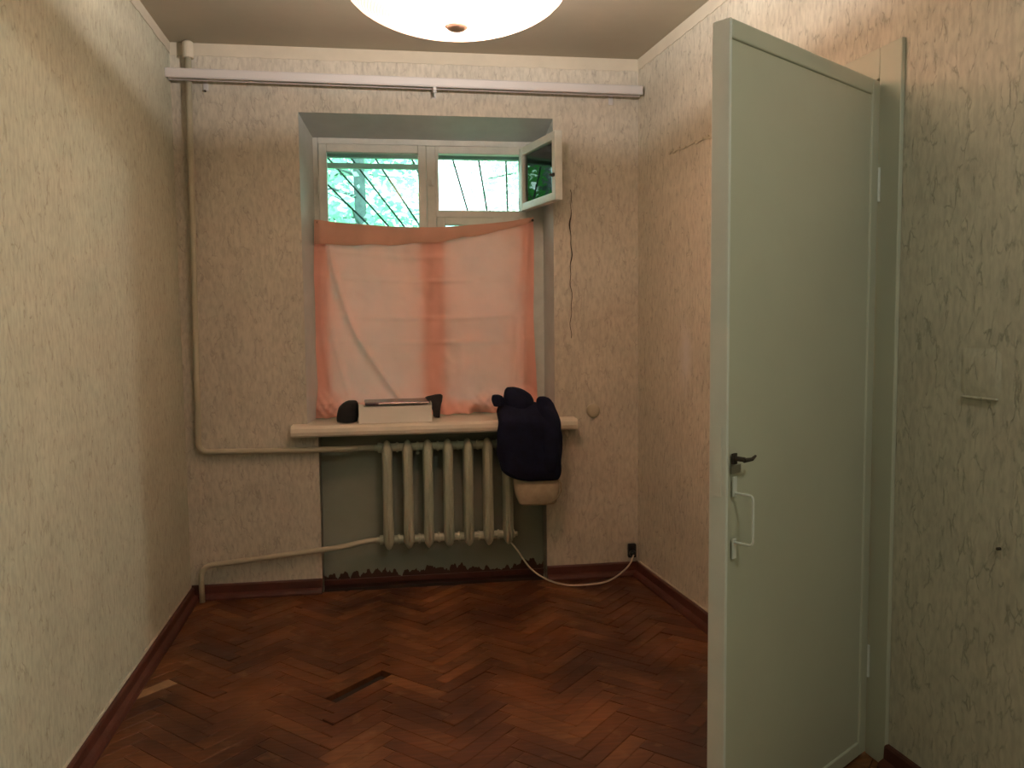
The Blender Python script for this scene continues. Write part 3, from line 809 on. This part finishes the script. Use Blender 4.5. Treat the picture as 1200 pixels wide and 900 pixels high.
# socket in the corner and its cable
sk = tag(empty('wall_socket', BK(2.262, -.02, .14)), 'small black socket low in the right corner', 'socket')
mb = MB(BK); mb.box(2.238, 2.282, -.026, .0, .098, .172); mb.build('body', M_soc, sk, bevel=.006)
mb = MB(BK); mb.lathe([(0, -.050), (.013, -.050), (.016, -.040), (.018, -.026), (0, -.026)], (2.258, 0, .125), 16, 'y'); mb.build('plug', M_soc, sk, smooth=True)
def spline(pts, n=10):
    pts = [Vector(p) for p in pts]; out = []
    for i in range(len(pts)-1):
        p0, p1, p2, p3 = pts[max(i-1, 0)], pts[i], pts[i+1], pts[min(i+2, len(pts)-1)]
        for k in range(n):
            t = k/n
            out.append(.5*((2*p1)+(-p0+p2)*t+(2*p0-5*p1+4*p2-p3)*t*t+(-p0+3*p1-3*p2+p3)*t**3))
    out.append(pts[-1]); return out
mb = MB(BK); mb.tube(spline([(1.60,.02,.218),(1.64,-.035,.17),(1.70,-.075,.085),(1.78,-.115,.035),(1.88,-.15,.012),(2.0,-.16,.012),(2.10,-.14,.02),(2.19,-.10,.055),(2.235,-.075,.09),(2.258,-.050,.120)], 8), .0045, 8)
tag(mb.build('power_cable', M_cable, smooth=True), 'off-white cable looping over the floor from radiator to corner socket', 'cable')

# fittings on the right wall
mb = MB(RW); 
g = 8
vs = []
for a in range(g+1):
    for b_ in range(g+1):
        u, v = a/g*2-1, b_/g*2-1
        hgt = .007*(1-abs(u)**4)*(1-abs(v)**4)
        vs.append((-2.315+u*.068, -hgt+.001, 1.212+v*.066))
mb.add(vs, [(i*(g+1)+j, i*(g+1)+j+1, (i+1)*(g+1)+j+1, (i+1)*(g+1)+j) for i in range(g) for j in range(g)])
sw = tag(mb.build('switch_cover', M_wp_r, smooth=True), 'square papered-over switch cover on the right wall', 'switch')
mb = MB(RW); mb.box(-2.375, -2.262, -.010, .0, 1.146, 1.152); mb.build('lower_lip', M_wp_r, sw, bevel=.002)
mb = MB(RW); mb.tube([(-2.394, .01, .777), (-2.394, -.010, .777)], .004, 8); tag(mb.build('nail', M_darkmetal), 'dark nail in the right wall low down near the picture edge', 'nail')
# torn paper ledge behind the door
mb = MB(RW)
for k in range(24):
    y0, y1 = lerp(-1.0, -.44, k/24), lerp(-1.0, -.44, (k+1)/24); z0 = 2.123+.024*k/24 + random.uniform(-.006, .006)
    mb.box(y0, y1, -.003-random.uniform(0,.003), .001, z0, z0+random.uniform(.006,.014))
tag(mb.build('torn_paper_edge', M_plaster, wall_right))

# ------------------------------------------------------------ door frame and open leaf
dr = struct(empty('door_1', RW(DY0, 0, 0)), 'pale grey-green door standing open into the room', 'door')
def bent(z): return z
mb = MB(RW)
mb.box(-2.016, DY0, -.014, .0, 0, 2.150); mb.box(DY1, DY1+.09, -.014, .0, 0, 2.150); mb.box(DY0, DY1, -.014, .0, DZ, 2.150)
mb.build('casing', M_doorp, dr, bevel=.003)
mb = MB(RW)
mb.box(DY0-.004, DY0+.003, -.001, .14, 0, DZ+.02); mb.box(DY1-.022, DY1+.004, -.001, .14, 0, DZ+.02); mb.box(DY0+.02, DY1-.02, -.001, .14, DZ-.02, DZ+.02)
mb.build('jamb', M_doorp, dr, bevel=.002)
fx_, fy_, hx_, hy_ = 1.746, -2.35, 2.404, -1.940
ux_, uy_ = hx_-fx_, hy_-fy_; LW = math.hypot(ux_, uy_); ux_ /= LW; uy_ /= LW
nx_, ny_ = uy_, -ux_
leaf = empty('door_leaf', (0, 0, 0)); leaf.parent = dr; leaf.location = Vector((hx_, hy_, 0)) - wloc(dr)
leaf['label'] = 'flat panelled leaf swung wide open'
def LT(a, n, z): return Vector((fx_+ux_*a-nx_*n*-1*1 if False else fx_+ux_*a+nx_*n, fy_+uy_*a+ny_*n, z))
LT_ = LT   # a from the free edge, n toward the camera
ZB, ZT = .012, 2.048
mb = MB(LT); w = .045
mb.box(0, .010, -.050, 0, ZB, ZT); mb.build('lock_edge', M_doorf, leaf, bevel=.003)
mb = MB(LT); mb.box(.0101, w, -.050, -.012, ZB, ZT-w); mb.box(LW-w, LW, -.050, 0, ZB, ZT)
mb.box(.0101, LW-w, -.050, 0, ZT-w, ZT); mb.box(w, LW-w, -.050, 0, ZB, ZB+w)
mb.build('leaf_frame', M_doorp, leaf, bevel=.005, seg=3)
mb = MB(LT); mb.box(.008, LW-w+.002, -.043, -.006, ZB+w-.002, ZT-w+.002); mb.build('leaf_panel', M_doorp, leaf)
mb = MB(LT); mb.tube([(LW+.004, -.002, 1.70), (LW+.004, -.002, 1.80)], .006, 10); mb.build('hinge', M_doorf, leaf)
mb = MB(LT); mb.tube([(LW+.004, -.002, .25), (LW+.004, -.002, .35)], .006, 10); mb.build('hinge', M_doorf, leaf)
# bow handle
mb = MB(LT); za, zb_ = .816, .937
P = bend([(.034, .0, zb_), (.034, .052, zb_), (.034, .052, za), (.034, .0, za)], .012, 5)
mb.tube(P, .0032, 10)
for z in (za, zb_):
    s = 1 if z == zb_ else -1
    mb.box(.026, .042, -.001, .0025, z-.008 if s > 0 else z-.04, z+.04 if s > 0 else z+.008)
tag(mb.build('handle', M_doorf, leaf, smooth=False), 'thin painted bow handle')
mb = MB(LT); mb.box(.022, .040, -.001, .004, 1.008, 1.034); mb.tube([(.031, .004, 1.022), (.031, .030, 1.022)], .006, 10)
mb.tube([(.031, .028, 1.020), (.060, .032, 1.020), (.078, .030, 1.026)], [.006, .0045, .003], 8)
mb.build('latch', M_darkmetal, leaf)
mb = MB(LT); mb.box(.02, .06, -.001, .0015, .985, 1.005); mb.build('keyhole_plate', M_metal, leaf)
mb = MB(LT); mb.box(-.0015, .001, -.036, -.014, .93, 1.10); mb.build('lock_plate', M_doorf, leaf)

# ------------------------------------------------------------ ceiling lamp
lx, ly = LAMP
lamp = tag(empty('ceiling_lamp', (lx, ly, H)), 'lit pendant lamp with a shallow pink glass bowl under the ceiling', 'lamp')
RR = .335
prof = []
for k in range(25):
    t = k/24; r = RR*t
    prof.append((r, -.155*math.cos(t*math.pi/2)**.9 if False else -.092*(1-t**2.3)**.8))
prof.append((RR+.004, .004)); prof.append((RR-.003, .006))
mb = MB(); ring = []
mb.lathe([(max(r, .002), h) for r, h in prof], (0, 0, 0), 96)
sh = MB(); sh.v = [Vector((lx, ly, 2.380)) + v for v in mb.v]; sh.f = mb.f
sh.build('bowl_shade', M_shade, lamp, smooth=True, org=(lx, ly, 2.380))
mb = MB(); mb.lathe([(.001, -.016), (.014, -.015), (.026, -.011), (.034, -.005), (.036, 0), (.001, .001)], (lx, ly, 2.290), 24)
mb.build('finial', M_finial, lamp, smooth=True)
mb = MB(); mb.tube([(lx, ly, 2.284), (lx, ly, 2.66)], .006, 10); mb.build('stem', M_metal, lamp)
mb = MB(); mb.lathe([(.001, 0), (.055, 0), (.05, -.02), (.02, -.045), (.001, -.046)], (lx, ly, H), 24); mb.build('canopy', M_metal, lamp, smooth=True)
sk_ = MB(); sk_.tube([(lx, ly, 2.47), (lx+.05, ly, 2.47)], .008, 8); sk_.lathe([(.001, .03), (.018, .03), (.018, -.01), (.001, -.01)], (lx+.065, ly, 2.46), 16); sk_.build('bulb_holder', M_card, lamp)
# hall and corridor lamps, plus one added fill lamp (outside the view)
for (x, y, z, lab, nm) in ((4.16, -4.62, 2.56, 'bare bulb hanging in the hall behind the camera', 'hall'), (3.45, -.75, 2.3, 'bare bulb hanging in the corridor beyond the door', 'corridor'), (1.95, -3.78, 2.53, 'unseen fill bulb added behind the lintel to brighten the door and right wall', 'hall')):
    e = tag(empty('bare_bulb_lamp', (x, y, H)), lab, 'lamp')
    mb = MB(); mb.tube([(x, y, min(z+.12, H-.01)), (x, y, H)], .004, 8); mb.build('cord', M_soc, e)
    mb = MB(); mb.lathe([(.001, .13), (.02, .13), (.022, .108), (.001, .108)], (x, y, z+.005), 14); mb.build('holder', M_soc, e)

# ------------------------------------------------------------ outdoors
gnd = MB(); gnd.box(-25, 25, .75, 40, -1.0, -.9)
struct(gnd.build('ground', M_ground), 'grassy ground of the yard outside the window', 'ground')
def tree(x, y, h, r, crown, nleaf, mat, label, tr=.0, size=.09, seed=1):
    rnd = random.Random(seed)
    e = tag(empty('tree', (x, y, -.9)), label, 'tree', 'trees outside the window')
    mb = MB(); mb.tube([(x, y, -.92), (x+.03, y, .6), (x-.02, y+.02, h*.5), (x+.06, y, h*.8), (x+.1, y, h)], [r*1.25, r*1.05, r, r*.6, r*.2], 14)
    mb.build('trunk', M_bark, e, smooth=True)
    br = MB(); tips = []
    for k in range(22):
        a = rnd.uniform(0, 6.283); z0 = rnd.uniform(.25, .85)*h; l = rnd.uniform(.5, 1)*crown
        p = [(x, y, z0)]; 
        for q in range(1, 5):
            t = q/4; p.append((x+math.cos(a)*l*t + rnd.uniform(-.1,.1), y+math.sin(a)*l*t + rnd.uniform(-.1,.1), z0+l*.35*t - l*.25*t*t + rnd.uniform(-.06,.06)))
        br.tube(p, [r*.3, r*.22, r*.16, r*.1, r*.04], 6); tips += p[1:]
    br.build('branches', M_bark, e, smooth=True)['kind'] = 'stuff'
    vs = []; fs = []
    for k in range(nleaf):
        c = tips[rnd.randrange(len(tips))]; s = size*rnd.uniform(.6, 1.3)
        c = Vector((c[0]+rnd.gauss(0, .28), c[1]+rnd.gauss(0, .28), c[2]+rnd.gauss(0, .22)))
        d1 = Vector((rnd.gauss(0,1), rnd.gauss(0,1), rnd.gauss(0,.6)-.3)).normalized(); d2 = d1.cross(Vector((rnd.gauss(0,1), rnd.gauss(0,1), rnd.gauss(0,1)))).normalized()
        o = len(vs); n3 = d1.cross(d2)
        vs += [tuple(c), tuple(c+d1*s*.5+d2*s*.28+n3*s*.06), tuple(c+d1*s), tuple(c+d1*s*.5-d2*s*.28+n3*s*.06)]
        fs.append((o, o+1, o+2, o+3))
    lf = MB(); lf.keep = True; lf.add(vs, fs); o = lf.build('foliage', mat, e); o['kind'] = 'stuff'
    return e
tree(.82, 5.0, 6.5, .064, 1.5, 1500, M_leaf, 'slim grey-trunked tree seen through the left window pane', seed=3, size=.10)
tree(3.4, 7.4, 6.0, .10, 1.5, 5200, M_leaf, 'leafy tree seen through the open vent', seed=5, size=.11)
tree(-.6, 10.5, 8.0, .14, 2.6, 7000, M_leaf2, 'bushy green tree far behind the window grille at left', seed=8, size=.15)
tree(5.6, 12.5, 8.5, .14, 3.2, 9000, M_leaf2, 'bushy deep green tree far beyond the window at right', seed=11, size=.15)
tree(-4.8, 8.6, 7.0, .14, 2.6, 7000, M_leaf3, 'broad dark green tree left of the view, mirrored in the vent pane', seed=15, size=.15)
